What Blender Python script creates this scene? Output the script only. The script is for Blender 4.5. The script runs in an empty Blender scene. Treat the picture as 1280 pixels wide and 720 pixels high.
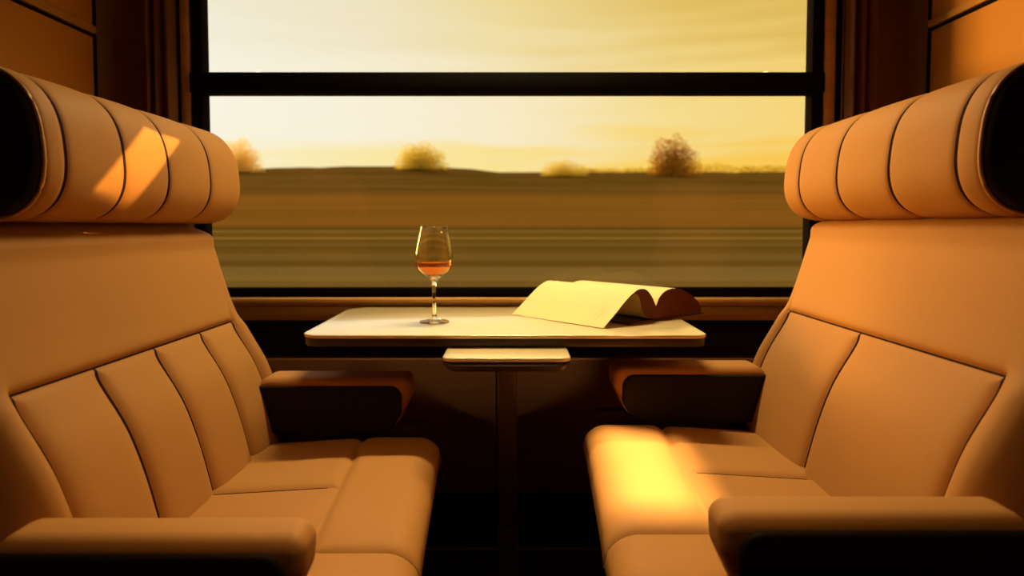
import bpy, bmesh, math, random
import numpy as np
from mathutils import Vector, Matrix

random.seed(7)
E = 0.95                      # eye height above the carriage floor; coordinates below are relative to the eye
sc = bpy.context.scene
col = sc.collection
F = 823.0                     # focal length in pixels of the 1280 px wide photograph

# ------------------------------------------------------------------ materials
def lin(r, g, b):
    f = lambda c: c / 12.92 if c <= .04045 else ((c + .055) / 1.055) ** 2.4
    return (f(r / 255), f(g / 255), f(b / 255), 1)

def mat(name, color, rough=.5, metal=0, spec=.5, bump=None, mottle=None, coat=0):
    m = bpy.data.materials.new(name); m.use_nodes = True
    nt = m.node_tree; b = nt.nodes['Principled BSDF']
    b.inputs['Base Color'].default_value = color
    b.inputs['Roughness'].default_value = rough
    b.inputs['Metallic'].default_value = metal
    b.inputs['Specular IOR Level'].default_value = spec
    b.inputs['Coat Weight'].default_value = coat; b.inputs['Coat Roughness'].default_value = .15
    tc = nt.nodes.new('ShaderNodeTexCoord')
    if bump:
        scale, strength = bump[:2]
        n = nt.nodes.new('ShaderNodeTexNoise'); n.inputs['Scale'].default_value = scale; n.inputs['Detail'].default_value = 4
        bp = nt.nodes.new('ShaderNodeBump'); bp.inputs['Strength'].default_value = strength; bp.inputs['Distance'].default_value = .002
        nt.links.new(tc.outputs['Object'], n.inputs['Vector'])
        nt.links.new(n.outputs['Fac'], bp.inputs['Height']); nt.links.new(bp.outputs['Normal'], b.inputs['Normal'])
    if mottle:
        scale, c2, stretch = mottle
        mp = nt.nodes.new('ShaderNodeMapping'); mp.inputs['Scale'].default_value = stretch
        n = nt.nodes.new('ShaderNodeTexNoise'); n.inputs['Scale'].default_value = scale; n.inputs['Detail'].default_value = 3
        mx = nt.nodes.new('ShaderNodeMix'); mx.data_type = 'RGBA'
        mx.inputs['A'].default_value = color; mx.inputs['B'].default_value = c2
        nt.links.new(tc.outputs['Object'], mp.inputs['Vector']); nt.links.new(mp.outputs['Vector'], n.inputs['Vector'])
        nt.links.new(n.outputs['Fac'], mx.inputs['Factor']); nt.links.new(mx.outputs['Result'], b.inputs['Base Color'])
    return m

LEATHER = (.47, .215, .055, 1)
M = {}
M['leather'] = mat('tan leather', LEATHER, .62, spec=.16, bump=(420, .12), mottle=(3, (.41, .192, .052, 1), (1, 1, 1)))
M['thread_shade'] = mat('dark stitching and crease shade', (.035, .014, .005, 1), .8, spec=.1)  # stitching colour, also painted beside backrest seams as crease shade
M['piping'] = mat('tan piping', (.52, .27, .10, 1), .45)
M['shell'] = mat('black seat shell', (.010, .006, .004, 1), .6, spec=.2, bump=(300, .1))
M['support'] = mat('dark maroon panel', (.05, .014, .006, 1), .6, spec=.2)
M['base'] = mat('black plinth', (.012, .008, .006, 1), .6, spec=.2)
M['wall'] = mat('tan wall laminate', (.54, .22, .026, 1), .5, spec=.2, mottle=(4, (.50, .20, .022, 1), (1, .3, 1)))
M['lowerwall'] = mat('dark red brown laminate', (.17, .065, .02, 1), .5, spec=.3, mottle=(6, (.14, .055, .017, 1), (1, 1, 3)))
M['trimwood'] = mat('oak trim', (.60, .32, .08, 1), .4, spec=.4, mottle=(8, (.33, .15, .035, 1), (.2, .2, 4)))
M['black'] = mat('black window frame', (.005, .003, .002, 1), .9, spec=.05)
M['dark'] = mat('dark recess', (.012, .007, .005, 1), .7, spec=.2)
M['column'] = mat('brown corner laminate', (.16, .075, .02, 1), .45, spec=.3)
M['curtain'] = mat('brown curtain cloth', (.17, .075, .025, 1), .9, spec=.1, bump=(600, .2), mottle=(20, (.12, .05, .018, 1), (1, 1, .2)))
M['floor'] = mat('dark carpet', (.015, .010, .008, 1), .95, spec=.1, bump=(250, .4))
M['ceiling'] = mat('tan ceiling', (.25, .15, .06, 1), .7)
M['backwall'] = mat('dark wood', (.02, .01, .005, 1), .6)
M['tabletop'] = mat('cream laminate', (.86, .72, .40, 1), .30, spec=.5, coat=1, mottle=(9, (.72, .55, .27, 1), (1, 3.2, 1)))
M['edge'] = mat('brown table edge', (.045, .022, .010, 1), .4, spec=.4)
M['pole'] = mat('bronze pole', (.20, .12, .05, 1), .45, metal=.3)
M['paper'] = mat('cream paper', (.80, .61, .29, 1), .7, spec=.2)
M['shaded_pageedge'] = mat('shade-toned page ends', (.14, .05, .025, 1), .85, spec=.1)  # cream paper ends coloured dark to carry their shade
M['print'] = mat('faint printed ink', (.62, .45, .20, 1), .8, spec=.1)
M['cover'] = mat('dark book cover', (.06, .02, .012, 1), .6)
M['added_lampmetal'] = mat('brass', (.45, .28, .10, 1), .35, metal=.9)
M['bark'] = mat('bark', (.05, .03, .012, 1), .9)

def leafmat(name, c, tr):
    m = bpy.data.materials.new(name); m.use_nodes = True; nt = m.node_tree
    nt.nodes.remove(nt.nodes['Principled BSDF'])
    d = nt.nodes.new('ShaderNodeBsdfDiffuse'); t = nt.nodes.new('ShaderNodeBsdfTranslucent'); mx = nt.nodes.new('ShaderNodeMixShader')
    d.inputs[0].default_value = c; t.inputs[0].default_value = c; mx.inputs[0].default_value = tr
    nt.links.new(d.outputs[0], mx.inputs[1]); nt.links.new(t.outputs[0], mx.inputs[2])
    nt.links.new(mx.outputs[0], nt.nodes['Material Output'].inputs[0])
    return m
M['leaf_pale'] = leafmat('pale golden leaves', (.98, .84, .38, 1), .8)
M['leaf_gold'] = leafmat('golden leaves', (.90, .80, .22, 1), .75)
M['leaf_brown'] = leafmat('amber leaves', (.62, .36, .05, 1), .6)

def glassmat(name, color, ior, rough=0):
    m = bpy.data.materials.new(name); m.use_nodes = True; nt = m.node_tree
    nt.nodes.remove(nt.nodes['Principled BSDF'])
    g = nt.nodes.new('ShaderNodeBsdfGlass'); g.inputs['Color'].default_value = color; g.inputs['IOR'].default_value = ior; g.inputs['Roughness'].default_value = rough
    nt.links.new(g.outputs[0], nt.nodes['Material Output'].inputs[0]); return m
M['glass'] = glassmat('clear glass', (1, .97, .9, 1), 1.45)
M['wine'] = glassmat('amber wine', (.95, .45, .10, 1), 1.34)
m = bpy.data.materials.new('window glass'); m.use_nodes = True; nt = m.node_tree
nt.nodes.remove(nt.nodes['Principled BSDF'])
tr = nt.nodes.new('ShaderNodeBsdfTransparent'); tr.inputs[0].default_value = (1, .99, .97, 1)
gl = nt.nodes.new('ShaderNodeBsdfGlossy'); gl.inputs['Roughness'].default_value = .01
fr = nt.nodes.new('ShaderNodeFresnel'); fr.inputs[0].default_value = 1.45
mx = nt.nodes.new('ShaderNodeMixShader')
gb = nt.nodes.new('ShaderNodeNewGeometry'); mb = nt.nodes.new('ShaderNodeMath'); mb.operation = 'MULTIPLY_ADD'; mb.inputs[1].default_value = -1; mb.inputs[2].default_value = 1
nt.links.new(gb.outputs['Backfacing'], mb.inputs[0]); mf = nt.nodes.new('ShaderNodeMath'); mf.operation = 'MULTIPLY'
nt.links.new(mb.outputs[0], mf.inputs[0]); nt.links.new(fr.outputs[0], mf.inputs[1])
nt.links.new(mf.outputs[0], mx.inputs[0]); nt.links.new(tr.outputs[0], mx.inputs[1]); nt.links.new(gl.outputs[0], mx.inputs[2])
nt.links.new(mx.outputs[0], nt.nodes['Material Output'].inputs[0])
M['pane'] = m

# ------------------------------------------------------------------ builders
def tag(o, label=None, cat=None, group=None, kind=None):
    if label: o['label'] = label
    if cat: o['category'] = cat
    if group: o['group'] = group
    if kind: o['kind'] = kind
    return o

def empty(name, x, y, z):
    o = bpy.data.objects.new(name, None); col.objects.link(o); o.location = (x, y, z + E); o.empty_display_size = .1
    return o

def wloc(o):
    v = Vector((0, 0, 0))
    while o is not None:
        v += o.location; o = o.parent
    return v

def link(name, bm, mats, parent=None, smooth=True, angle=None, normals=True):
    """mesh in eye-relative coordinates -> object under its parent"""
    if normals: bmesh.ops.recalc_face_normals(bm, faces=bm.faces)
    me = bpy.data.meshes.new(name)
    off = wloc(parent) if parent else Vector((0, 0, 0))
    for v in bm.verts: v.co += Vector((0, 0, E)) - off
    bm.to_mesh(me); bm.free()
    for mm in (mats if isinstance(mats, (list, tuple)) else [mats]): me.materials.append(mm)
    for p in me.polygons: p.use_smooth = smooth
    o = bpy.data.objects.new(name, me); col.objects.link(o)
    if parent: o.parent = parent
    if angle is not None and smooth:
        md = o.modifiers.new('split', 'EDGE_SPLIT'); md.split_angle = math.radians(angle)
    return o

def box(bm, x0, x1, y0, y1, z0, z1, bev=0, seg=2):
    r = bmesh.ops.create_cube(bm, size=1)
    for v in r['verts']:
        v.co = Vector(((x0 + x1) / 2 + v.co.x * (x1 - x0), (y0 + y1) / 2 + v.co.y * (y1 - y0), (z0 + z1) / 2 + v.co.z * (z1 - z0)))
    if bev:
        es = set(e for v in r['verts'] for e in v.link_edges)
        bmesh.ops.bevel(bm, geom=list(es), offset=bev, segments=seg, affect='EDGES', profile=.5)

def boxobj(name, b, m, parent=None, bev=0, kind=None):
    bm = bmesh.new(); box(bm, *b, bev=bev)
    o = link(name, bm, m, parent, smooth=bool(bev), angle=40)
    if kind: o['kind'] = kind
    return o

def rounded(pts, radii, seg=8):
    """polygon with rounded corners"""
    out = []; n = len(pts)
    for i in range(n):
        p0, p1, p2 = np.array(pts[i - 1], float), np.array(pts[i], float), np.array(pts[(i + 1) % n], float)
        r = radii[i] if isinstance(radii, (list, tuple)) else radii
        a = (p0 - p1) / np.linalg.norm(p0 - p1); b = (p2 - p1) / np.linalg.norm(p2 - p1)
        ang = math.acos(max(-1, min(1, float(a @ b))))
        d = min(r / math.tan(ang / 2), .49 * np.linalg.norm(p0 - p1), .49 * np.linalg.norm(p2 - p1))
        rr = d * math.tan(ang / 2)
        c = p1 + (a + b) / np.linalg.norm(a + b) * (rr / math.sin(ang / 2))
        s, e = p1 + a * d - c, p1 + b * d - c
        t0, t1 = math.atan2(s[1], s[0]), math.atan2(e[1], e[0])
        dt = (t1 - t0 + math.pi) % (2 * math.pi) - math.pi
        for k in range(seg + 1):
            t = t0 + dt * k / seg; out.append((c[0] + rr * math.cos(t), c[1] + rr * math.sin(t)))
    return out

def inset_poly(pts, d):
    n = len(pts); P = np.array(pts); out = []
    area = sum(P[i - 1][0] * P[i][1] - P[i][0] * P[i - 1][1] for i in range(n))
    sg = 1 if area > 0 else -1
    for i in range(n):
        t = P[(i + 1) % n] - P[i - 1]; L = np.linalg.norm(t)
        t = t / L if L > 1e-9 else np.array([1, 0]); nn = np.array([-t[1], t[0]]) * sg
        out.append(tuple(P[i] + nn * d))
    return out

def puffy(bm, outline, h0, h1, r, mapf, seg=4):
    """outline extruded from h0 to h1 with rounded rims; mapf(u, v, h) -> xyz"""
    loops = []
    for k in range(seg + 1):
        t = k / seg * math.pi / 2
        loops.append((r * (1 - math.sin(t)), h0 + r * (1 - math.cos(t))))
    for k in range(seg, -1, -1):
        t = k / seg * math.pi / 2
        loops.append((r * (1 - math.sin(t)), h1 - r * (1 - math.cos(t))))
    rows = []
    for d, h in loops:
        pts = inset_poly(outline, d) if d > 1e-6 else outline
        rows.append([bm.verts.new(mapf(u, v, h)) for u, v in pts])
    n = len(outline); faces = []
    for a, b in zip(rows, rows[1:]):
        for i in range(n):
            faces.append(bm.faces.new((a[i], a[(i + 1) % n], b[(i + 1) % n], b[i])))
    faces.append(bm.faces.new(rows[0])); faces.append(bm.faces.new(rows[-1][::-1]))
    return faces

def lathe(bm, prof, cx, cy, seg=48):
    rows = []
    for r, z in prof:
        if r < 1e-6: rows.append([bm.verts.new((cx, cy, z))])
        else: rows.append([bm.verts.new((cx + r * math.cos(2 * math.pi * i / seg), cy + r * math.sin(2 * math.pi * i / seg), z)) for i in range(seg)])
    for a, b in zip(rows, rows[1:]):
        for i in range(seg):
            j = (i + 1) % seg
            if len(a) == 1 and len(b) == 1: continue
            if len(a) == 1: bm.faces.new((a[0], b[j], b[i]))
            elif len(b) == 1: bm.faces.new((a[i], a[j], b[0]))
            else: bm.faces.new((a[i], a[j], b[j], b[i]))

def tube(bm, pts, r, seg=8, closed=False):
    P = [Vector(p) for p in pts]; n = len(P); rows = []
    for i in range(n):
        t = (P[(i + 1) % n] - P[i - 1]) if closed else (P[min(i + 1, n - 1)] - P[max(i - 1, 0)])
        t.normalize()
        up = Vector((0, 0, 1)) if abs(t.z) < .9 else Vector((0, 1, 0))
        a = t.cross(up).normalized(); b = t.cross(a)
        rows.append([bm.verts.new(P[i] + a * r * math.cos(2 * math.pi * k / seg) + b * r * math.sin(2 * math.pi * k / seg)) for k in range(seg)])
    for i in range(n if closed else n - 1):
        A, B = rows[i], rows[(i + 1) % n]
        for k in range(seg): bm.faces.new((A[k], A[(k + 1) % seg], B[(k + 1) % seg], B[k]))
    if not closed:
        bm.faces.new(rows[0]); bm.faces.new(rows[-1][::-1])

def samples(lo, hi, step, seams):
    s = set(round(float(v), 5) for v in np.linspace(lo, hi, max(2, int((hi - lo) / step))))
    for q in seams:
        s = set(v for v in s if abs(v - q) > .019)
        for d in (.0016, .004, .007, .011, .016):
            for g in (-1, 1):
                if lo < q + g * d < hi: s.add(round(q + g * d, 5))
    return sorted(s)

def smooth_profile(xs, ys):
    """monotone cubic through the points"""
    xs = np.array(xs, float); ys = np.array(ys, float)
    d = np.diff(ys) / np.diff(xs); mm = np.zeros_like(xs); mm[1:-1] = (d[1:] + d[:-1]) / 2; mm[0] = d[0]; mm[-1] = d[-1]
    def f(x):
        i = int(np.clip(np.searchsorted(xs, x) - 1, 0, len(xs) - 2)); h = xs[i + 1] - xs[i]; t = (x - xs[i]) / h
        return ((2 * t**3 - 3 * t**2 + 1) * ys[i] + (t**3 - 2 * t**2 + t) * h * mm[i] + (-2 * t**3 + 3 * t**2) * ys[i + 1] + (t**3 - t**2) * h * mm[i + 1])
    return f

def closed_grid(bm, front, back, mark=None):
    """front/back: rows x cols of points; returns nothing, closes the rim"""
    nr, nc = len(front), len(front[0])
    f = [[bm.verts.new(p) for p in row] for row in front]
    b = [[bm.verts.new(p) for p in row] for row in back]
    for i in range(nr - 1):
        for j in range(nc - 1):
            q = bm.faces.new((f[i][j], f[i][j + 1], f[i + 1][j + 1], f[i + 1][j]))
            if mark and mark(i, j): q.material_index = 1
            bm.faces.new((b[i][j], b[i + 1][j], b[i + 1][j + 1], b[i][j + 1]))
    rim_f = f[0][:] + [f[i][-1] for i in range(1, nr)] + f[-1][-2::-1] + [f[i][0] for i in range(nr - 2, 0, -1)]
    rim_b = b[0][:] + [b[i][-1] for i in range(1, nr)] + b[-1][-2::-1] + [b[i][0] for i in range(nr - 2, 0, -1)]
    n = len(rim_f)
    for k in range(n):
        bm.faces.new((rim_f[k], rim_b[k], rim_b[(k + 1) % n], rim_f[(k + 1) % n]))

def groove(d, depth=.008, w=.006):
    return depth * math.exp(-(abs(d) / w) ** 1.3)

# ------------------------------------------------------------------ the setting
X0, X1 = -1.17, 1.17          # side walls
YW = 1.93                     # inner face of the window wall
WX0, WX1 = -.895, .868        # window opening
WZ0, WZ1 = -.183, .80
CZ = 1.25                     # ceiling
YB = -1.0                     # wall behind the camera
boxobj('floor', (-1.3, 1.3, YB - .1, 2.0, -1.02, -.95), M['floor'], kind='structure')
boxobj('ceiling', (-1.3, 1.3, YB - .1, 2.1, CZ, CZ + .06), M['ceiling'], kind='structure')
boxobj('wall_back', (-1.3, 1.3, YB - .1, YB, -.95, CZ), M['backwall'], kind='structure')
boxobj('wall_left', (X0 - .08, X0, YB, 2.08, -.95, CZ), M['wall'], kind='structure')
boxobj('wall_right', (X1, X1 + .08, YB, 2.08, -.95, CZ), M['wall'], kind='structure')
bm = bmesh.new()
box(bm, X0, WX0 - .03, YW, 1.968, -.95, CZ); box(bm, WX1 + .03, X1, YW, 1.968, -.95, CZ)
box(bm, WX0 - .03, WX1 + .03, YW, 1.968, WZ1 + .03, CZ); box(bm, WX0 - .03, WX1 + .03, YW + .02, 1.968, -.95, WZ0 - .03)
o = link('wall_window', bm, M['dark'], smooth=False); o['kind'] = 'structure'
# window: black frame, cross rail, two panes
w = boxobj('window_1', (WX0 - .03, WX1 + .03, YW + .0, 1.965, WZ0 - .03, WZ0 + .003), M['black'], kind='structure', bev=.004)
bm = bmesh.new()
box(bm, WX0 - .03, WX0 + .003, YW - .012, 1.965, WZ0, WZ1, .004); box(bm, WX1 - .003, WX1 + .03, YW - .012, 1.965, WZ0, WZ1, .004)
box(bm, WX0 - .03, WX1 + .03, YW, 1.965, WZ1 - .003, WZ1 + .03, .004)
link('window_frame', bm, M['black'], w, angle=40)
bm = bmesh.new(); box(bm, WX0 - .032, WX1 + .032, YW - .022, 1.963, .383, .443, .005)
link('window_rail', bm, M['black'], w, angle=40)
for z0, z1 in ((WZ0, .39), (.436, WZ1)):
    bm = bmesh.new(); box(bm, WX0, WX1, 1.950, 1.955, z0, z1); link('window_pane', bm, M['pane'], w, smooth=False)
# wooden jamb strips beside the frame
for k, (a, b) in enumerate(((WX0 - .062, WX0 - .031), (WX1 + .031, WX1 + .066))):
    boxobj('trim_%d' % (k + 1), (a, b, YW - .012, YW + .01, WZ0 - .02, CZ), M['trimwood'], bev=.006, kind='structure')
# ledge below the window, recess and lower panel
bm = bmesh.new(); box(bm, X0, X1, YW - .035, YW + .02, -.232, -.208, .007)
o = link('window_sill', bm, M['trimwood'], angle=40); o['kind'] = 'structure'
boxobj('trim_3', (X0, X1, YW - .015, YW + .02, -.275, -.233), M['trimwood'], bev=.003, kind='structure')
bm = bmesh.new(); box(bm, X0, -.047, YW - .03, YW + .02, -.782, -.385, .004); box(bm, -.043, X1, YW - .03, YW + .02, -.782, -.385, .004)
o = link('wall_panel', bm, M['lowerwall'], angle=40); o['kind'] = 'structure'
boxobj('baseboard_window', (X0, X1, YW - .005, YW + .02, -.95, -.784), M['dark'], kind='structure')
# horizontal trim and vertical joint on the side walls, curved corner pieces
for k, (s, x, zt) in enumerate(((1, X0, .535), (-1, X1, .552))):
    a, b = sorted((x, x + s * .012))
    boxobj('trim_%d' % (4 + k), (a, b, YB, 1.862, zt, zt + .022), M['trimwood'], bev=.004, kind='structure')
    a, b = sorted((x, x + s * .004))
    boxobj('trim_%d' % (6 + k), (a, b, YB, 1.862, zt - .008, zt - .001), M['black'], kind='structure')
    a, b = sorted((x, x + s * .006))
    boxobj('trim_%d' % (8 + k), (a, b, 1.862, 1.869, -.95, CZ), M['black'], kind='structure')
    bm = bmesh.new(); rows = []
    N = 16
    inner = []
    for i in range(N + 1):
        t = i / N * math.pi / 2
        inner.append((x + s * (.002 + .125 * (1 - math.cos(t))), 1.868 + .06 * math.sin(t)))
    loop = [(x - s * .01, 1.868)] + inner + [(x + s * .127, YW + .02), (x - s * .01, YW + .02)]
    lo = [bm.verts.new((p, q, -.38)) for p, q in loop]; hi = [bm.verts.new((p, q, CZ)) for p, q in loop]
    for i in range(len(loop)):
        j = (i + 1) % len(loop); bm.faces.new((lo[i], lo[j], hi[j], hi[i]))
    bm.faces.new(lo); bm.faces.new(hi)
    o = link('trim_%d' % (10 + k), bm, M['column'], angle=30); o['kind'] = 'structure'

# curtains gathered at each side of the window
def curtain(xa, xb, label):
    bm = bmesh.new(); n = 90; th = .005
    fr, bk = [], []
    zs = np.linspace(-.195, .98, 24)
    for z in zs:
        r1, r2 = [], []
        for i in range(n + 1):
            t = i / n; x = xa + (xb - xa) * t
            ph = t * 2 * math.pi * 3.2 + .25 * math.sin(z * 3)
            d = .017 * math.sin(ph) + .004 * math.sin(2.3 * ph + z)
            y = 1.893 + d
            r1.append((x + .004 * math.cos(ph), y - th / 2, z)); r2.append((x + .004 * math.cos(ph), y + th / 2, z))
        fr.append(r1); bk.append(r2)
    closed_grid(bm, fr, bk)
    o = link('curtain', bm, M['curtain'])
    return tag(o, label, 'curtain', 'gathered brown curtains')
curtain(-1.045, -.962, 'brown pleated curtain gathered at the paler, left end of the window')
curtain(.94, 1.036, 'brown pleated curtain gathered at the yellow-sky, right end of the window')

# ------------------------------------------------------------------ seats
def make_seat(s, seams, dz, label):
    """s = -1: seat on the left wall, +1: on the right wall. a = distance from the middle of the bay"""
    root = empty('train_seat', s * .6, 1.165, -.95)
    tag(root, label, 'seat', 'facing train seats')
    Y0, Y1 = .765, 1.575
    zs_ = -.218 + dz
    prof = smooth_profile([-.60, -.46 , -.32, -.218, -.05, -.018, -.008, .03], [.515, .540, .583, .638, .690, .699, .722, .82])
    b0, b1 = seams[0], seams[-1]
    ys = samples(Y0, Y1, .012, seams); zs = samples(-.60, .03, .012, [zs_ - dz, -.012])
    def front(y, z):
        a = prof(z)
        rel = z - (zs_ - dz)
        # quilted lower panels: grooves along the seams, panels swelling between them
        low = 1 / (1 + math.exp(rel / .006))
        g = 0
        for q in seams: g = max(g, groove(y - q, .011, .009) * low)
        for q in (b1,):
            if rel > 0: g = max(g, groove(y - q, .008, .009) * max(0, 1 - rel / .05))
        if b0 - .01 < y < b1 + .006: g = max(g, groove(rel, .010, .007))
        sw = 0
        if low > .01:
            for qa, qb in zip(seams, seams[1:]):
                if qa < y < qb:
                    u = (y - qa) / (qb - qa); v = min(1, max(0, -rel / .06)); sw = .008 * (1 - abs(2 * u - 1) ** 3) * v
            if y > b1: sw = .012 * math.sin(min(1, (y - b1) / (Y1 - b1)) * math.pi) * 1
            if y < b0: sw = .016 * math.sin(min(1, (b0 - y) / (b0 - Y0)) * math.pi)
            sw *= low
        up = .006 * (1 - low) * (1 - ((y - 1.165) / .42) ** 4)
        for e, r in ((Y1, .055), (Y0, .055)):
            d = abs(y - e)
            if d < r:
                t = 1 - d / r; a += .07 * (1 - math.sqrt(max(0, 1 - t * t)))
        return a + g - sw - up
    fr, bk = [], []
    def narrow(y, z):
        # the far and near edges draw in towards the headrest and widen at the hips
        k = max(0, (z + .22) / .24)
        return 1.165 + (y - 1.165) * (1 - .035 * k)
    for z in zs:
        fr.append([(s * front(y, z), narrow(y, z), z + dz) for y in ys])
        bk.append([(s * (prof(z) + .17), narrow(y, z), z + dz) for y in ys])
    def mark(i, j):
        ym, zm = (ys[j] + ys[j + 1]) / 2, (zs[i] + zs[i + 1]) / 2
        rel = zm - (zs_ - dz)
        if rel < 0 and any(-.002 < ym - q < .0050 for q in seams): return True  # dark strip on the seam's camera-facing slope stands in for shade
        return abs(rel) < .0016 and b0 - .01 < ym < b1 + .004
    bm = bmesh.new(); closed_grid(bm, fr, bk, mark)
    link('backrest', bm, [M['leather'], M['thread_shade']], root)

    # headrest: a padded roll with stitched channels
    H0, H1 = .905, 1.605
    hs = {-1: (.95, 1.095, 1.235, 1.405), 1: (.955, 1.125, 1.305, 1.475)}[s]
    hy = samples(H0, H1, .012, hs)
    hy = [y for y in hy if y < H1 - .075] + [H1 - .075 * (1 - math.sin(k / 14 * math.pi / 2)) for k in range(15)]
    NT = 72
    ac, zc, ra, rz, ex = .738, .116 + dz * .3, .098, .108, 2.5
    def sec(y):
        k = 1.0
        if y > H1 - .075: t = (y - (H1 - .075)) / .075; k = max(.0, 1 - t ** 2.4) ** .5
        if y < H0 + .035: t = 1 - (y - H0) / .035; k = 1 - .025 * t ** 2
        g = max([groove(y - q, .0055, .0045) for q in hs])
        sw = 0
        edges = [H0] + list(hs) + [H1]
        for qa, qb in zip(edges, edges[1:]):
            if qa <= y <= qb: u = (y - qa) / (qb - qa); sw = .002 * (1 - (2 * u - 1) ** 4)
        return k, sw - g
    bm = bmesh.new(); rows = []
    for y in hy:
        k, d = sec(y); row = []
        for i in range(NT):
            t = 2 * math.pi * i / NT; c, si = math.cos(t), math.sin(t)
            u = math.copysign(abs(c) ** (2 / ex), c); v = math.copysign(abs(si) ** (2 / ex), si)
            A = (ra + d) * u * (k if k > .2 else max(k, 0)); Z = (rz + d) * v * (.35 + .65 * k if k < 1 else 1)
            if k < .999 and y > 1.3: Z = (rz + d) * v * (.0 + k)
            # lean with the backrest
            row.append((s * (ac + A + .10 * Z), y, zc + Z))
        rows.append(row)
    vr = [[bm.verts.new(p) for p in row] for row in rows[:-1]]
    for i in range(len(vr) - 1):
        ym = (hy[i] + hy[i + 1]) / 2
        for k in range(NT):
            q = bm.faces.new((vr[i][k], vr[i][(k + 1) % NT], vr[i + 1][(k + 1) % NT], vr[i + 1][k]))
            if any(abs(ym - h) < .0029 for h in hs): q.material_index = 1
    bm.faces.new(vr[0]); 
    tip = bm.verts.new((s * ac, H1, zc))
    for k in range(NT): bm.faces.new((vr[-1][k], vr[-1][(k + 1) % NT], tip))
    hr = link('headrest', bm, [M['leather'], M['thread_shade']], root)
    # black cap on the aisle end, with pale piping round it
    def ring(sc_, y):
        out = []
        for i in range(NT):
            t = 2 * math.pi * i / NT; c, si = math.cos(t), math.sin(t)
            u = math.copysign(abs(c) ** (2 / ex), c); v = math.copysign(abs(si) ** (2 / ex), si)
            out.append((s * (ac + ra * sc_ * u + .10 * rz * sc_ * v), y, zc + rz * sc_ * v))
        return out
    bm = bmesh.new(); loops = [ring(.965, H0 + .004), ring(.96, H0 - .004), ring(.90, H0 - .012)]
    L = [[bm.verts.new(p) for p in r] for r in loops]
    for a, b in zip(L, L[1:]):
        for k in range(NT): bm.faces.new((a[k], a[(k + 1) % NT], b[(k + 1) % NT], b[k]))
    bm.faces.new(L[0]); bm.faces.new(L[-1])
    tag(link('side_cap', bm, M['shell'], hr), 'black end cap of the headrest')
    bm = bmesh.new(); tube(bm, ring(.985, H0 + .0005), .0030, 8, True); link('piping', bm, M['piping'], hr)

    # seat cushion
    C0, C1 = .775, 1.475
    zt = -.470 + dz * 1.25
    am, split = .34, 1.165
    def afront(y): return .158 - .05 * (1.45 - y)
    us = samples(0, 1, .012, [])
    ys = samples(C0, C1, .012, [.935, split])
    # unroll: u in 0..1 along the top from front edge to the back, negative u = front face
    tops, bots = [], []
    ulist = [-1, -.8, -.6, -.4, -.25, -.12] + us
    def top(u, y):
        a0 = afront(y)
        if u < 0:                                            # front face, leaning back towards the plinth
            t = -u; a = a0 + .012 + .05 * t; z = zt - .045 - .17 * t
            return a, z
        a = a0 + (.60 - a0) * u
        z = zt - .018 * max(0, (a - .30) / .3)
        d = a - a0
        if d < .05: t = 1 - d / .05; z -= .045 * (1 - math.sqrt(max(0, 1 - t * t)))
        return a, z
    for u in ulist:
        r1, r2 = [], []
        for y in ys:
            a, z = top(u, y)
            g = 0
            if u >= 0:
                # front panel seam at a = am, cross seam behind it, side seam at the near end
                g = max(g, groove(a - .311 - .07 * (y - 1.165), .009, .009))
                if a > .315: g = max(g, groove(y - split, .010, .009))
                g = max(g, groove(y - .935, .010, .008) )
                z += .008 * (1 - (2 * min(1, max(0, (y - .935) / (C1 - .935))) - 1) ** 6) if y > .935 else .004
            for e, r in ((C0, .05), (C1, .045)):
                dd = abs(y - e)
                if dd < r:
                    t = 1 - dd / r; z -= (.045 if u >= 0 else 0) * (1 - math.sqrt(max(0, 1 - t * t)))
                    if u < 0: a += .02 * (1 - math.sqrt(max(0, 1 - t * t)))
            r1.append((s * a, y, z - g)); r2.append((s * max(a, .22), y, zt - .225))
        tops.append(r1); bots.append(r2)
    def mark2(i, j):
        ym = (ys[j] + ys[j + 1]) / 2; u = (ulist[i] + ulist[i + 1]) / 2
        if u < 0: return False
        a = top(u, ym)[0]
        return abs(ym - .935) < .0029 or (a > afront(ym) + .19 and abs(ym - split) < .0029)
    bm = bmesh.new(); closed_grid(bm, tops, bots, mark2)
    link('seat_cushion', bm, [M['leather'], M['thread_shade']], root)
    # plinth under the cushion
    bm = bmesh.new(); a, b = sorted((s * .24, s * .86)); box(bm, a, b, .80, 1.46, -.95, zt - .22, .012, 3)
    link('plinth', bm, M['base'], root, angle=40)
    # back shell between backrest and wall
    bm = bmesh.new(); a, b = sorted((s * .72, s * 1.165)); box(bm, a, b, .80, 1.53, -.95, -.02, .03, 4)
    link('back_shell', bm, M['shell'], root, angle=40)

    # armrests
    ah = -.338 + dz * 1.15
    out = rounded([(.226, ah), (.555, ah), (.605, ah - .055), (.600, ah - .125), (.262, ah - .118), (.228, ah - .045)], [.022, .03, .02, .02, .05, .03])
    for k, (ya, yb) in enumerate(((.700, .764), (1.452, 1.545))):
        bm = bmesh.new(); puffy(bm, out, ya, yb, .018, lambda u, v, h: (s * u, h, v), 5)
        arm = link('armrest', bm, M['leather'], root)
        inn = rounded([(.246, ah - .017), (.575, ah - .017), (.612, ah - .055), (.60, ah - .123), (.275, ah - .123), (.246, ah - .08)], [.026, .012, .01, .01, .03, .03])
        bm = bmesh.new()
        puffy(bm, inn, ya - .006, ya + .012, .005, lambda u, v, h: (s * u, h, v), 3)
        tag(link('side_panel', bm, M['shell'], arm), 'black side panel of the armrest')
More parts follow.
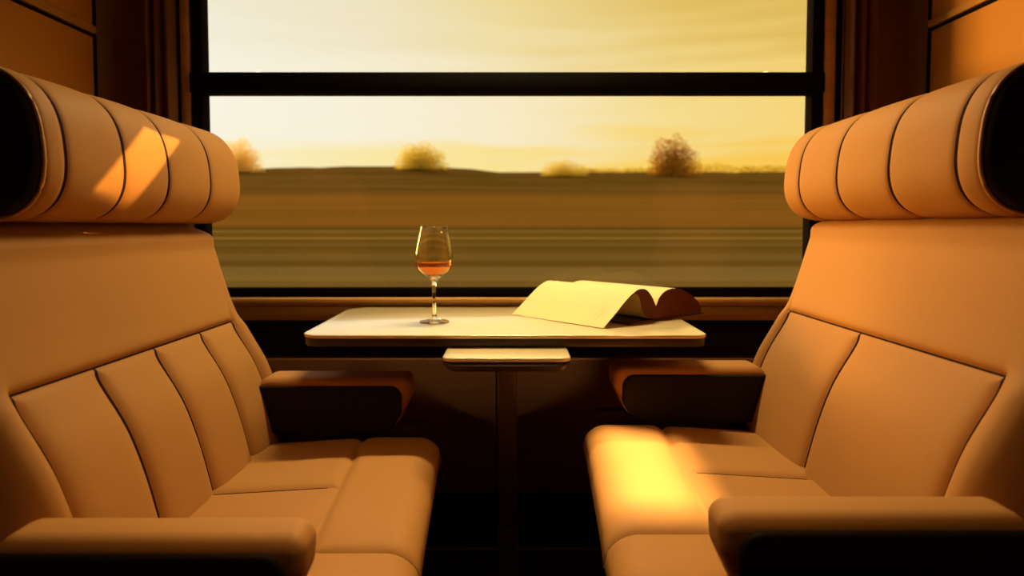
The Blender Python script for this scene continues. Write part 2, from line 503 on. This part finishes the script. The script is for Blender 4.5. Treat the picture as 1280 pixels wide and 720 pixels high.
        # support panel from armrest down to the plinth
        sup = rounded([(.30, ah - .10), (.62, ah - .10), (.62, -.945), (.30, -.945), (.245, zt - .06), (.17, zt + .022), (.24, zt + .022)], [.01, .01, .01, .02, .04, .03, .05])
        bm = bmesh.new()
        y0, y1 = (ya + .025, yb - .01) if k == 0 else (ya + .026, yb - .02)
        puffy(bm, sup, y0, y1, .01, lambda u, v, h: (s * u, h, v), 3)
        tag(link('support_panel', bm, M['support'], arm), 'dark panel below the armrest')
    return root

make_seat(-1, (.834, 1.003, 1.172, 1.345, 1.500), 0.0, 'tan leather train seat against the left wall, spotlit stripe across its headrest')
make_seat(1, (.850, 1.205, 1.515), .022, 'tan leather train seat against the bright orange wall, two wide back panels, spotlit cushion')

# ------------------------------------------------------------------ folding table
TZ = -.230
table = empty('folding_table', 0, 1.6, -.95)
tag(table, 'cream topped train table on a central bronze pole beneath the window', 'table')
topo = rounded([(-.452, 1.385), (.418, 1.385), (.425, 1.868), (-.458, 1.868)], [.045, .03, .05, .07], 10)
bm = bmesh.new(); puffy(bm, topo, TZ - .008, TZ, .003, lambda u, v, h: (u, v, h), 3)
link('tabletop', bm, M['tabletop'], table, angle=50)
bm = bmesh.new(); puffy(bm, inset_poly(topo, .003), TZ - .026, TZ - .0075, .003, lambda u, v, h: (u, v, h), 3)
tag(link('table_edge', bm, M['edge'], table, angle=50), 'dark brown table edge')
# pull-out leaf below the top
lf = rounded([(-.138, 1.278), (.117, 1.278), (.117, 1.60), (-.138, 1.60)], [.022, .022, .01, .01], 8)
bm = bmesh.new(); puffy(bm, lf, TZ - .036, TZ - .0275, .003, lambda u, v, h: (u, v, h), 3)
leafo = link('pull_out_leaf', bm, M['tabletop'], table, angle=50)
bm = bmesh.new()
def dish(u, v, h):
    e = max(0, abs(u + .0105) - .085) / .0425
    return (u, v, h if h > TZ - .045 else h + .014 * e * e)
puffy(bm, inset_poly(rounded([(-.138, 1.278), (.117, 1.278), (.117, 1.60), (-.138, 1.60)], [.022, .022, .01, .01], 8), .001), TZ - .060, TZ - .0355, .012, dish, 5)
tag(link('leaf_underside', bm, M['edge'], leafo, angle=60), 'dark rounded underside of the small leaf')
# pole
bm = bmesh.new(); box(bm, -.032, .012, 1.58, 1.61, -.735, TZ - .02, .006, 3); pl = link('pole', bm, M['pole'], table, angle=40)
bm = bmesh.new(); box(bm, -.034, .014, 1.578, 1.612, -.945, -.737, .006, 3); link('pole_foot', bm, M['pole'], table, angle=40)
bm = bmesh.new(); box(bm, -.12, .10, 1.52, 1.68, -.95, -.942, .003, 2); link('floor_plate', bm, M['pole'], table, angle=40)
bm = bmesh.new(); box(bm, -.30, .28, 1.56, 1.63, TZ - .030 - .012, TZ - .025, .003, 2); link('bracket', bm, M['edge'], table, angle=40)

# ------------------------------------------------------------------ wine glass
GX, GY = -.187, 1.575
g = empty('wine_glass', GX, GY, TZ)
tag(g, 'stemmed glass with a little amber wine standing on the table', 'glass')
z0 = TZ + .0005
outer = [(0, 0), (.034, 0), (.0355, .0015), (.034, .003), (.018, .0065), (.008, .011), (.0048, .020), (.0042, .05), (.0046, .085), (.0065, .097), (.012, .104), (.024, .111), (.036, .121), (.0435, .134), (.0462, .148), (.0455, .163), (.0415, .185), (.0366, .207), (.0318, .2285), (.0312, .2297), (.0304, .229)]
inner = [(.0352, .207), (.0402, .185), (.0442, .163), (.0449, .148), (.0422, .135), (.0350, .1235), (.0235, .114), (.011, .1085), (0, .107)]
bm = bmesh.new(); lathe(bm, [(r, z0 + z) for r, z in outer + inner], GX, GY)
link('glass_body', bm, M['glass'], g)
wp = [(0, .1078), (.011, .1093), (.0233, .1148), (.0347, .1242), (.0418, .1357), (.0440, .1425), (.0436, .1430), (0, .1428)]
bm = bmesh.new(); lathe(bm, [(r, z0 + z) for r, z in wp], GX, GY)
tag(link('wine', bm, M['wine'], g), 'amber wine')

# ------------------------------------------------------------------ open book
A = np.array((.205, 1.467)); ax = np.array((-.65, .76)); pp = np.array((.76, .65)); LB = .315
bk = empty('open_book', .25, 1.62, TZ)
tag(bk, 'open book lying on the table with its cream pages arched up', 'book')
def bmap(w, h, l):
    # the pages fan a little along the spine
    p = A + pp * w + ax * l
    return (p[0], p[1], TZ + .001 + h)
def dense(pts, n=40):
    P = np.array(pts, float); d = np.r_[0, np.cumsum(np.linalg.norm(np.diff(P, axis=0), axis=1))]
    fx, fy = smooth_profile(d, P[:, 0]), smooth_profile(d, P[:, 1])
    return [(float(fx(t)), float(fy(t))) for t in np.linspace(0, d[-1], n)]
lo = dense([(0, .001), (.035, .026), (.07, .052), (.10, .071), (.128, .081), (.152, .078), (.172, .062), (.19, .036)])
li = dense([(.0015, .0008), (.036, .0247), (.071, .050), (.10, .067), (.115, .070), (.126, .060), (.134, .038), (.145, .016), (.165, .008), (.19, .0055)])
ro = dense([(.19, .036), (.203, .056), (.230, .071), (.272, .074), (.315, .063), (.352, .044), (.378, .022), (.384, .006)])
ri = dense([(.19, .0055), (.24, .0045), (.30, .0045), (.384, .0042)])
def leafblock(name, up, dn, marks=None):
    bm = bmesh.new(); n = 14
    loop = up + dn[::-1]
    rows = []
    for k in range(n + 1):
        l = LB * k / n
        rows.append([bm.verts.new(bmap(w, h, l)) for w, h in loop])
    m_ = len(loop)
    for a, b in zip(rows, rows[1:]):
        for i in range(m_):
            q = bm.faces.new((a[i], a[(i + 1) % m_], b[(i + 1) % m_], b[i]))
    for r in (rows[0], rows[-1]):
        u = r[:len(up)]; d = r[len(up):][::-1]
        for i in range(len(up) - 1):
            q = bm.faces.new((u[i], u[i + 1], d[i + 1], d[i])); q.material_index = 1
    return link(name, bm, [M['paper'], M['shaded_pageedge']], bk, angle=45)
lp = leafblock('left_pages', lo, li)
rp = leafblock('right_pages', ro, ri)
# faint drawing printed on the left page
bm = bmesh.new()
def on_page(i, l): 
    w, h = lo[i]; w2, h2 = lo[i + 1]
    nx, nz = -(h2 - h), (w2 - w); L_ = math.hypot(nx, nz)
    return bmap(w + nx / L_ * .0006, h + nz / L_ * .0006, l)
for (i0, l0, i1, l1) in ((6, .055, 13, .042), (5, .035, 10, .038), (4, .050, 8, .030)):
    pts = []
    for k in range(9):
        f = k / 8; i = i0 + (i1 - i0) * f; l = l0 + (l1 - l0) * f
        pts.append((i, l))
    for (ia, la), (ib, lb) in zip(pts, pts[1:]):
        q = [Vector(on_page(int(ia), la)), Vector(on_page(int(ia), la + .0014)), Vector(on_page(int(ib) , lb + .0014)), Vector(on_page(int(ib), lb))]
        if (q[0] - q[3]).length > 1e-4:
            bm.faces.new([bm.verts.new(v) for v in q])
link('printed_drawing', bm, M['print'], lp, smooth=False)
cv = [(.09, 0.0002), (.393, .0002), (.394, .0035), (.390, .0038), (.09, .0038)]
bm = bmesh.new(); r1 = [bm.verts.new(bmap(w, h, -.001)) for w, h in cv]; r2 = [bm.verts.new(bmap(w, h, LB + .002)) for w, h in cv]
for i in range(len(cv)): bm.faces.new((r1[i], r1[(i + 1) % len(cv)], r2[(i + 1) % len(cv)], r2[i]))
bm.faces.new(r1); bm.faces.new(r2)
tag(link('cover', bm, M['cover'], bk, smooth=False), 'dark cover under the pages')

# ------------------------------------------------------------------ outside: hillside, trees, hedge
prof = [(3.5, -1.9), (12, -1.68), (16, -1.62), (22, -1.52), (26, -1.40), (30, -1.25), (38, -1.05), (45, -.80), (60, -.38), (75, .75), (90, 2.5), (140, 6.9), (170, 10.5), (185, 13.6), (200, 17.4)]
py_, pz_ = [p[0] for p in prof], [p[1] for p in prof]
def hz(x, y):
    z = float(np.interp(y, py_, pz_))
    if y > 200: z -= (y - 200) * .25
    f = max(0, min(1, (y - 150) / 50))
    hump = np.interp(x, [-90, -72, -45, -28, -18, -2, 90], [0.1, .2, .75, .9, .3, -1.1, -1.0])
    return z + f * (float(hump) + .10 * math.sin(x * .35) + .07 * math.sin(x * .9 + 1))
def field(name, rgb):
    l_ = lin(*rgb); c = (l_[0] * K_GROUND * .68, l_[1] * K_GROUND * .74, l_[2] * K_GROUND * 1.15, 1)
    m = mat(name, c, 1, spec=0); nt = m.node_tree; bs = nt.nodes['Principled BSDF']
    geo = nt.nodes.new('ShaderNodeNewGeometry'); mp = nt.nodes.new('ShaderNodeMapping'); mp.inputs['Scale'].default_value = (.008, .12, .6)
    nz = nt.nodes.new('ShaderNodeTexNoise'); nz.inputs['Scale'].default_value = 1; nz.inputs['Detail'].default_value = 3
    nr = nt.nodes.new('ShaderNodeMapRange'); nr.inputs['From Min'].default_value = .3; nr.inputs['From Max'].default_value = .7; nr.inputs['To Min'].default_value = .80; nr.inputs['To Max'].default_value = 1.2
    mm = nt.nodes.new('ShaderNodeMix'); mm.data_type = 'RGBA'; mm.blend_type = 'MULTIPLY'; mm.inputs['Factor'].default_value = 1; mm.inputs['A'].default_value = c
    nt.links.new(geo.outputs['Position'], mp.inputs[0]); nt.links.new(mp.outputs[0], nz.inputs['Vector']); nt.links.new(nz.outputs['Fac'], nr.inputs['Value'])
    nt.links.new(nr.outputs[0], mm.inputs['B']); nt.links.new(mm.outputs['Result'], bs.inputs['Base Color'])
    return m
K_GROUND = 1.9
crops = [field('stubble', (97, 77, 33)), field('pale stubble', (108, 88, 42)), field('dark furrow', (90, 68, 22)), field('farm track', (142, 114, 55)), field('brown field', (113, 78, 24)), field('upper field', (97, 71, 24))]
strips = [(3.5, 0), (19, 1), (24, 2), (26.5, 0), (30, 2), (33, 2), (36, 0), (39, 2), (44.2, 3), (45.8, 2), (57, 3), (59.2, 2), (64.5, 4), (76, 4), (88, 4), (112, 4), (134, 5), (150, 5), (166, 5), (176, 5), (188, 5), (197, 5), (200, 5), (206, 5), (230, 5)]
bm = bmesh.new(); xs = np.linspace(-1, 1, 161)
ty, ids = [], []
for (ya, ka), (yb, kb) in zip(strips, strips[1:]):
    for q in np.linspace(ya, yb, 4, endpoint=False): ty.append(float(q)); ids.append(ka)
ty.append(230.0)
rows = [[bm.verts.new((x * (y * 1.6 + 12), y, hz(x * (y * 1.6 + 12), y))) for x in xs] for y in ty]
for k, (a, b) in enumerate(zip(rows, rows[1:])):
    for i in range(len(xs) - 1):
        bm.faces.new((a[i], a[i + 1], b[i + 1], b[i])).material_index = ids[k]
hill = link('ground', bm, crops); hill['kind'] = 'structure'

def tree(px, wpx, hpx, y, leaf, label, n=9000, squat=False, name='tree', cat='tree', group=None):
    x = (px - 640) / F * y; W = wpx / F * y / 2; H = hpx / F * y
    base = hz(x, 200) - 1.6 if y < 200 else hz(x, y)
    root = empty(name, x, y, base); tag(root, label, cat, group)
    rnd = random.Random(px)
    if not squat:
        bm = bmesh.new(); tube(bm, [(x, y, base), (x + .1, y, base + H * .12), (x - .1, y, base + H * .25)], W * .05, 8); link('trunk', bm, M['bark'], root)
    bm = bmesh.new()
    for _ in range(n):
        t = rnd.random()
        px_, pz = rnd.gauss(0, .40), abs(rnd.gauss(0, .46))
        while px_ ** 2 / .9 + pz ** 2 / 1.1 > 1 + .15 * math.sin(px_ * 9): px_, pz = rnd.gauss(0, .40), abs(rnd.gauss(0, .46))
        c = Vector((x + px_ * W, y + max(-2, min(2, rnd.gauss(0, .12))) * W, base + max(.01, pz) * H))
        sz = min(W, H) * rnd.uniform(.015, .045)
        q = Matrix.Rotation(rnd.uniform(0, 6.28), 3, 'Z') @ Matrix.Rotation(rnd.uniform(0, 3.1), 3, 'X')
        vs = [bm.verts.new(c + q @ Vector(v) * sz) for v in ((-1, 0, 0), (0, -.6, .15), (1, 0, 0), (0, .6, .15))]
        bm.faces.new(vs)
    link('crown', bm, leaf, root, smooth=False, normals=False)
    return root
tree(302, 60, 40, 193, M['leaf_pale'], 'pale golden tree on the ridge closest to the striped headrest', group='trees on the ridge')
tree(526, 74, 32, 193, M['leaf_gold'], 'golden tree on the hump of the ridge above the wine glass', group='trees on the ridge')
tree(840, 74, 48, 193, M['leaf_brown'], 'tall amber tree on the ridge, darkest and largest of them', group='trees on the ridge')
tree(703, 66, 20, 193, M['leaf_gold'], 'low golden bush on the ridge above the open book', squat=True, name='bush', cat='bush')
# long hedge on the ridge to the right
bm = bmesh.new(); rnd = random.Random(3)
for _ in range(9000):
    y = 204 + rnd.uniform(-1, 1); x = rnd.uniform(20, 104)
    hh = 2.4 + 1.0 * max(0, math.sin(x * .13)) + 1.2 * max(0, (x - 30) / 70)
    c = Vector((x, y, hz(x, y) + rnd.random() ** 1.3 * hh)); sz = rnd.uniform(.2, .5)
    q = Matrix.Rotation(rnd.uniform(0, 6.28), 3, 'Z') @ Matrix.Rotation(rnd.uniform(0, 3.1), 3, 'X')
    bm.faces.new([bm.verts.new(c + q @ Vector(v) * sz) for v in ((-1, 0, 0), (0, -.6, .15), (1, 0, 0), (0, .6, .15))])
o = link('hedge', bm, M['leaf_gold'], smooth=False, normals=False)
tag(o, 'long low amber hedge running along the ridge below the sky', 'hedge')

# ------------------------------------------------------------------ added unseen lamps for the interior
def lampdata(kind, energy, color, **kw):
    d = bpy.data.lights.new('added_light', kind); d.energy = energy; d.color = color
    for k, v in kw.items(): setattr(d, k, v)
    return d

WARM = (1, .62, .26)
def added_side_fill(s, y, z, power, label):  # unseen lamp added as fill for the opposite seat and wall
    x = s * 1.17
    root = empty('added_side_fill', x, y, z - .1); tag(root, label, 'lamp', 'added unseen fill lamps on the side walls')
    bm = bmesh.new(); a, b = sorted((x, x - s * .014)); box(bm, a, b, y - .04, y + .04, z - .09, z + .03, .006, 3); link('back_plate', bm, M['added_lampmetal'], root, angle=40)
    bm = bmesh.new(); tube(bm, [(x - s * .012, y, z - .04), (x - s * .05, y, z - .04), (x - s * .075, y, z - .02), (x - s * .08, y, z + .02)], .007, 10); link('arm', bm, M['added_lampmetal'], root)
    bm = bmesh.new()
    # trumpet shade that opens into the bay
    rows = []
    for r, d in ((.02, .06), (.03, .075), (.035, .10), (.046, .15), (.044, .15), (.033, .102), (.028, .078)):
        rows.append([bm.verts.new((x - s * d, y + r * math.cos(t), z + .02 + r * math.sin(t))) for t in np.linspace(0, 2 * math.pi, 32, endpoint=False)])
    for p, q in zip(rows, rows[1:]):
        for i in range(32): bm.faces.new((p[i], p[(i + 1) % 32], q[(i + 1) % 32], q[i]))
    bm.faces.new(rows[0]); bm.faces.new(rows[-1])
    link('shade', bm, M['added_lampmetal'], root)
    L = bpy.data.objects.new('added_light', lampdata('AREA', power, WARM, shape='DISK', size=.08)); col.objects.link(L)
    L.parent = root
    L.location = Vector((x - s * .152, y, z + .02 + E)) - root.location
    L.rotation_euler = (0, s * math.radians(90), 0) if s < 0 else (0, math.radians(90), 0)
    return root, L
LEFT_FILL, RIGHT_FILL, STRIP_FILL = .6, .95, 12
r_, l_ = added_side_fill(-1, 1.22, .565, LEFT_FILL, 'added unseen brass fill lamp on the left wall')
l_.rotation_euler = (0, math.radians(-90), 0)
r_, l_ = added_side_fill(1, 1.22, .565, RIGHT_FILL, 'added unseen brass fill lamp on the right wall')
l_.rotation_euler = (0, math.radians(90), 0)

# round ceiling lamp, added out of view to brighten armrests and cushions from above
cl = empty('added_ceiling_fill', 0, .70, CZ - .05); tag(cl, 'added unseen brass rimmed ceiling fill lamp over the bay', 'lamp')
bm = bmesh.new(); lathe(bm, [(0, CZ), (.19, CZ), (.19, CZ - .03), (.175, CZ - .035), (.175, CZ - .012), (0, CZ - .012)], 0, .70); link('rim', bm, M['added_lampmetal'], cl, angle=40)
L = bpy.data.objects.new('added_light', lampdata('AREA', 1.4, WARM, shape='DISK', size=.33, spread=math.radians(60))); col.objects.link(L); L.parent = cl; L.location = Vector((0, .70, CZ - .03 + E)) - cl.location

# unseen strip lamp, added to light table and seats from the window side
st = empty('added_strip_fill', 0, 1.88, .98); tag(st, 'added unseen brass strip lamp above the head of the window', 'lamp')
bm = bmesh.new(); box(bm, -.32, .32, 1.77, YW, 1.0, 1.06, .008, 3); box(bm, -.33, -.31, 1.76, YW, .97, 1.065, .004, 2); box(bm, .31, .33, 1.76, YW, .97, 1.065, .004, 2)
link('housing', bm, M['added_lampmetal'], st, angle=40)
L = bpy.data.objects.new('added_light', lampdata('AREA', STRIP_FILL, (1, .78, .40), shape='RECTANGLE', size=.6, size_y=.06, spread=math.radians(125))); col.objects.link(L); L.parent = st
L.location = Vector((0, 1.80, .99 + E)) - st.location; L.rotation_euler = (math.radians(-20), 0, 0)

# unseen ceiling spotlights, added to cast the headrest stripe and the cushion patch
def spot(x, y, targets, power, radius, label, drop, tint):
    z = CZ
    root = empty('added_spotlight', x, y, z - .12); tag(root, label, 'lamp', 'added unseen ceiling spotlights')
    bm = bmesh.new(); lathe(bm, [(.075, z), (.075, z - .115), (.072, z - .115), (.072, z - .004), (0, z - .004)], x, y, 32); link('housing', bm, M['added_lampmetal'], root, angle=40)
    S = Vector((x, y, z - drop)); zp = z - .112
    hole = []
    for t in targets:
        d = Vector(t) - S; k = (zp - S.z) / d.z; hole.append(S + d * k)
    c = sum(hole, Vector()) / 4
    bm = bmesh.new(); n = 32
    hole.sort(key=lambda p: math.atan2(p.y - c.y, p.x - c.x))
    def ray(ang):
        d = Vector((math.cos(ang), math.sin(ang))); best = 0
        for p, q in zip(hole, hole[1:] + hole[:1]):
            e = (q - p).to_2d(); w = (p - c).to_2d(); den = d.x * e.y - d.y * e.x
            if abs(den) < 1e-12: continue
            t = (w.x * e.y - w.y * e.x) / den; u = (w.x * d.y - w.y * d.x) / den
            if t > 0 and -1e-6 <= u <= 1 + 1e-6: best = t
        return best
    angs = sorted(list(np.linspace(-math.pi, math.pi, n, endpoint=False)) + [math.atan2(p.y - c.y, p.x - c.x) for p in hole])
    inn, outr = [], []
    for a_ in angs:
        t = ray(a_); dv = Vector((math.cos(a_), math.sin(a_), 0))
        inn.append(bm.verts.new((c.x + dv.x * t, c.y + dv.y * t, zp)))
        R = .0725; ox, oy = c.x - x, c.y - y; bq = ox * dv.x + oy * dv.y; cq = ox * ox + oy * oy - R * R
        tt = -bq + math.sqrt(max(0, bq * bq - cq)); outr.append(bm.verts.new((c.x + dv.x * tt, c.y + dv.y * tt, zp)))
    for i in range(len(angs)):
        j = (i + 1) % len(angs); bm.faces.new((inn[i], inn[j], outr[j], outr[i]))
    link('aperture_plate', bm, M['black'], root, smooth=False)  # plate cut to shape the added beam
    L = bpy.data.objects.new('added_light', lampdata('SPOT', power, tint, shadow_soft_size=radius, spot_size=math.radians(150), spot_blend=.2)); col.objects.link(L)
    L.parent = root; L.location = S + Vector((0, 0, E)) - root.location
    aim = c - S; L.rotation_euler = aim.to_track_quat('-Z', 'Y').to_euler()
    return root
def seen(obj, pixels):
    from mathutils.bvhtree import BVHTree
    me = obj.data; o0 = wloc(obj)
    t = BVHTree.FromPolygons([v.co + o0 for v in me.vertices], [p.vertices[:] for p in me.polygons])
    out = []; mx_, my_ = sum(p[0] for p in pixels) / 4, sum(p[1] for p in pixels) / 4
    for px, py in pixels:
        hit = None
        while hit is None:
            hit = t.ray_cast(Vector((0, 0, E)), Vector(((px - 640) / F, 1, (283 - py) / F)))[0]
            px += (mx_ - px) * .03; py += (my_ - py) * .03
        out.append(tuple(hit - Vector((0, 0, E))))
    return out
hl = bpy.data.objects['headrest']; cr_ = bpy.data.objects['seat_cushion.001']
spot(.70, 1.05, seen(hl, [(184, 160), (228, 176), (159, 261), (117, 239)]), 340, .0002, 'added unseen ceiling spotlight aimed at the left headrest', .07, (1, .55, .17))
spot(.60, .93, seen(cr_, [(733, 538), (839, 556), (890, 650), (765, 650)]), 640, .0022, 'added unseen ceiling spotlight aimed at the right cushion', .05, (1, .72, .38))

# low hazy sun, front left
sun = bpy.data.objects.new('sun', bpy.data.lights.new('sun', 'SUN')); col.objects.link(sun)
sun.data.energy = 5.0; sun.data.color = (1, .54, .10); sun.data.angle = math.radians(22)
az, elv = math.radians(57), math.radians(9)
d = Vector((math.sin(az) * math.cos(elv), -math.cos(az) * math.cos(elv), -math.sin(elv)))   # travel direction
sun.rotation_euler = d.to_track_quat('-Z', 'Y').to_euler()

# ------------------------------------------------------------------ sky
wd = bpy.data.worlds.new('sky'); sc.world = wd; wd.use_nodes = True; nt = wd.node_tree
bg = nt.nodes['Background']
tc = nt.nodes.new('ShaderNodeTexCoord'); sp = nt.nodes.new('ShaderNodeSeparateXYZ'); nt.links.new(tc.outputs['Generated'], sp.inputs[0])
def ramp(stops, fac, lo_, hi_):
    r = nt.nodes.new('ShaderNodeMapRange'); r.inputs['From Min'].default_value = lo_; r.inputs['From Max'].default_value = hi_
    nt.links.new(fac, r.inputs['Value'])
    c = nt.nodes.new('ShaderNodeValToRGB'); e = c.color_ramp.elements
    e[0].position = stops[0][0]; e[0].color = lin(*stops[0][1]); e[1].position = stops[-1][0]; e[1].color = lin(*stops[-1][1])
    for p, q in stops[1:-1]: k = e.new(p); k.color = lin(*q)
    nt.links.new(r.outputs[0], c.inputs['Fac']); return c.outputs['Color']
top = ramp([(0, (245, 240, 222)), (.28, (242, 233, 200)), (.5, (241, 221, 155)), (.75, (230, 196, 105)), (1, (224, 184, 84))], sp.outputs['X'], -.45, .45)
low = ramp([(0, (253, 250, 235)), (.3, (252, 245, 222)), (.5, (252, 240, 205)), (.75, (250, 226, 150)), (1, (249, 214, 118))], sp.outputs['X'], -.45, .45)
hor = ramp([(0, (254, 246, 205)), (.3, (254, 236, 170)), (.5, (254, 230, 150)), (.75, (254, 212, 98)), (1, (252, 200, 80))], sp.outputs['X'], -.45, .45)
def mixby(fac_sock, lo_, hi_, a, b):
    r = nt.nodes.new('ShaderNodeMapRange'); r.interpolation_type = 'SMOOTHSTEP'; r.inputs['From Min'].default_value = lo_; r.inputs['From Max'].default_value = hi_
    nt.links.new(fac_sock, r.inputs['Value']); x = nt.nodes.new('ShaderNodeMix'); x.data_type = 'RGBA'
    nt.links.new(r.outputs[0], x.inputs['Factor']); nt.links.new(a, x.inputs['A']); nt.links.new(b, x.inputs['B']); return x.outputs['Result']
# streaky cloud disturbs the height used by the gradient
mp = nt.nodes.new('ShaderNodeMapping'); mp.inputs['Scale'].default_value = (2.0, 2.0, 26)
nz = nt.nodes.new('ShaderNodeTexNoise'); nz.inputs['Scale'].default_value = 1.6; nz.inputs['Detail'].default_value = 3
nt.links.new(tc.outputs['Generated'], mp.inputs[0]); nt.links.new(mp.outputs[0], nz.inputs['Vector'])
ad = nt.nodes.new('ShaderNodeMath'); ad.operation = 'MULTIPLY_ADD'; ad.inputs[1].default_value = .16; nt.links.new(nz.outputs['Fac'], ad.inputs[0]); nt.links.new(sp.outputs['Z'], ad.inputs[2])
c1 = mixby(ad.outputs[0], .165, .225, hor, low)
c2 = mixby(ad.outputs[0], .24, .40, c1, top)
nt.links.new(c2, bg.inputs['Color']); bg.inputs['Strength'].default_value = 1.0

# ------------------------------------------------------------------ camera and view
cam = bpy.data.objects.new('camera', bpy.data.cameras.new('camera')); col.objects.link(cam); sc.camera = cam
cam.data.sensor_width = 36; cam.data.lens = 36 * F / 1280
pitch = math.radians(2.5)
cam.location = (0, 0, E); cam.rotation_euler = (math.pi / 2 - pitch, 0, 0)
cam.data.shift_y = (F * math.tan(pitch) - 77) / 1280 * -1 * -1
cam.data.clip_start = .02; cam.data.clip_end = 1000
cam.data.dof.use_dof = True; cam.data.dof.focus_distance = 1.25; cam.data.dof.aperture_fstop = cam.data.lens / 7.0
sc.view_settings.view_transform = 'Standard'; sc.view_settings.look = 'None'; sc.view_settings.gamma = 1; sc.view_settings.use_curve_mapping = False
sc.view_settings.exposure = 0
sc.cycles.use_denoising = True
sc.cycles.max_bounces = 10; sc.cycles.transparent_max_bounces = 12
sc.cycles.caustics_refractive = True
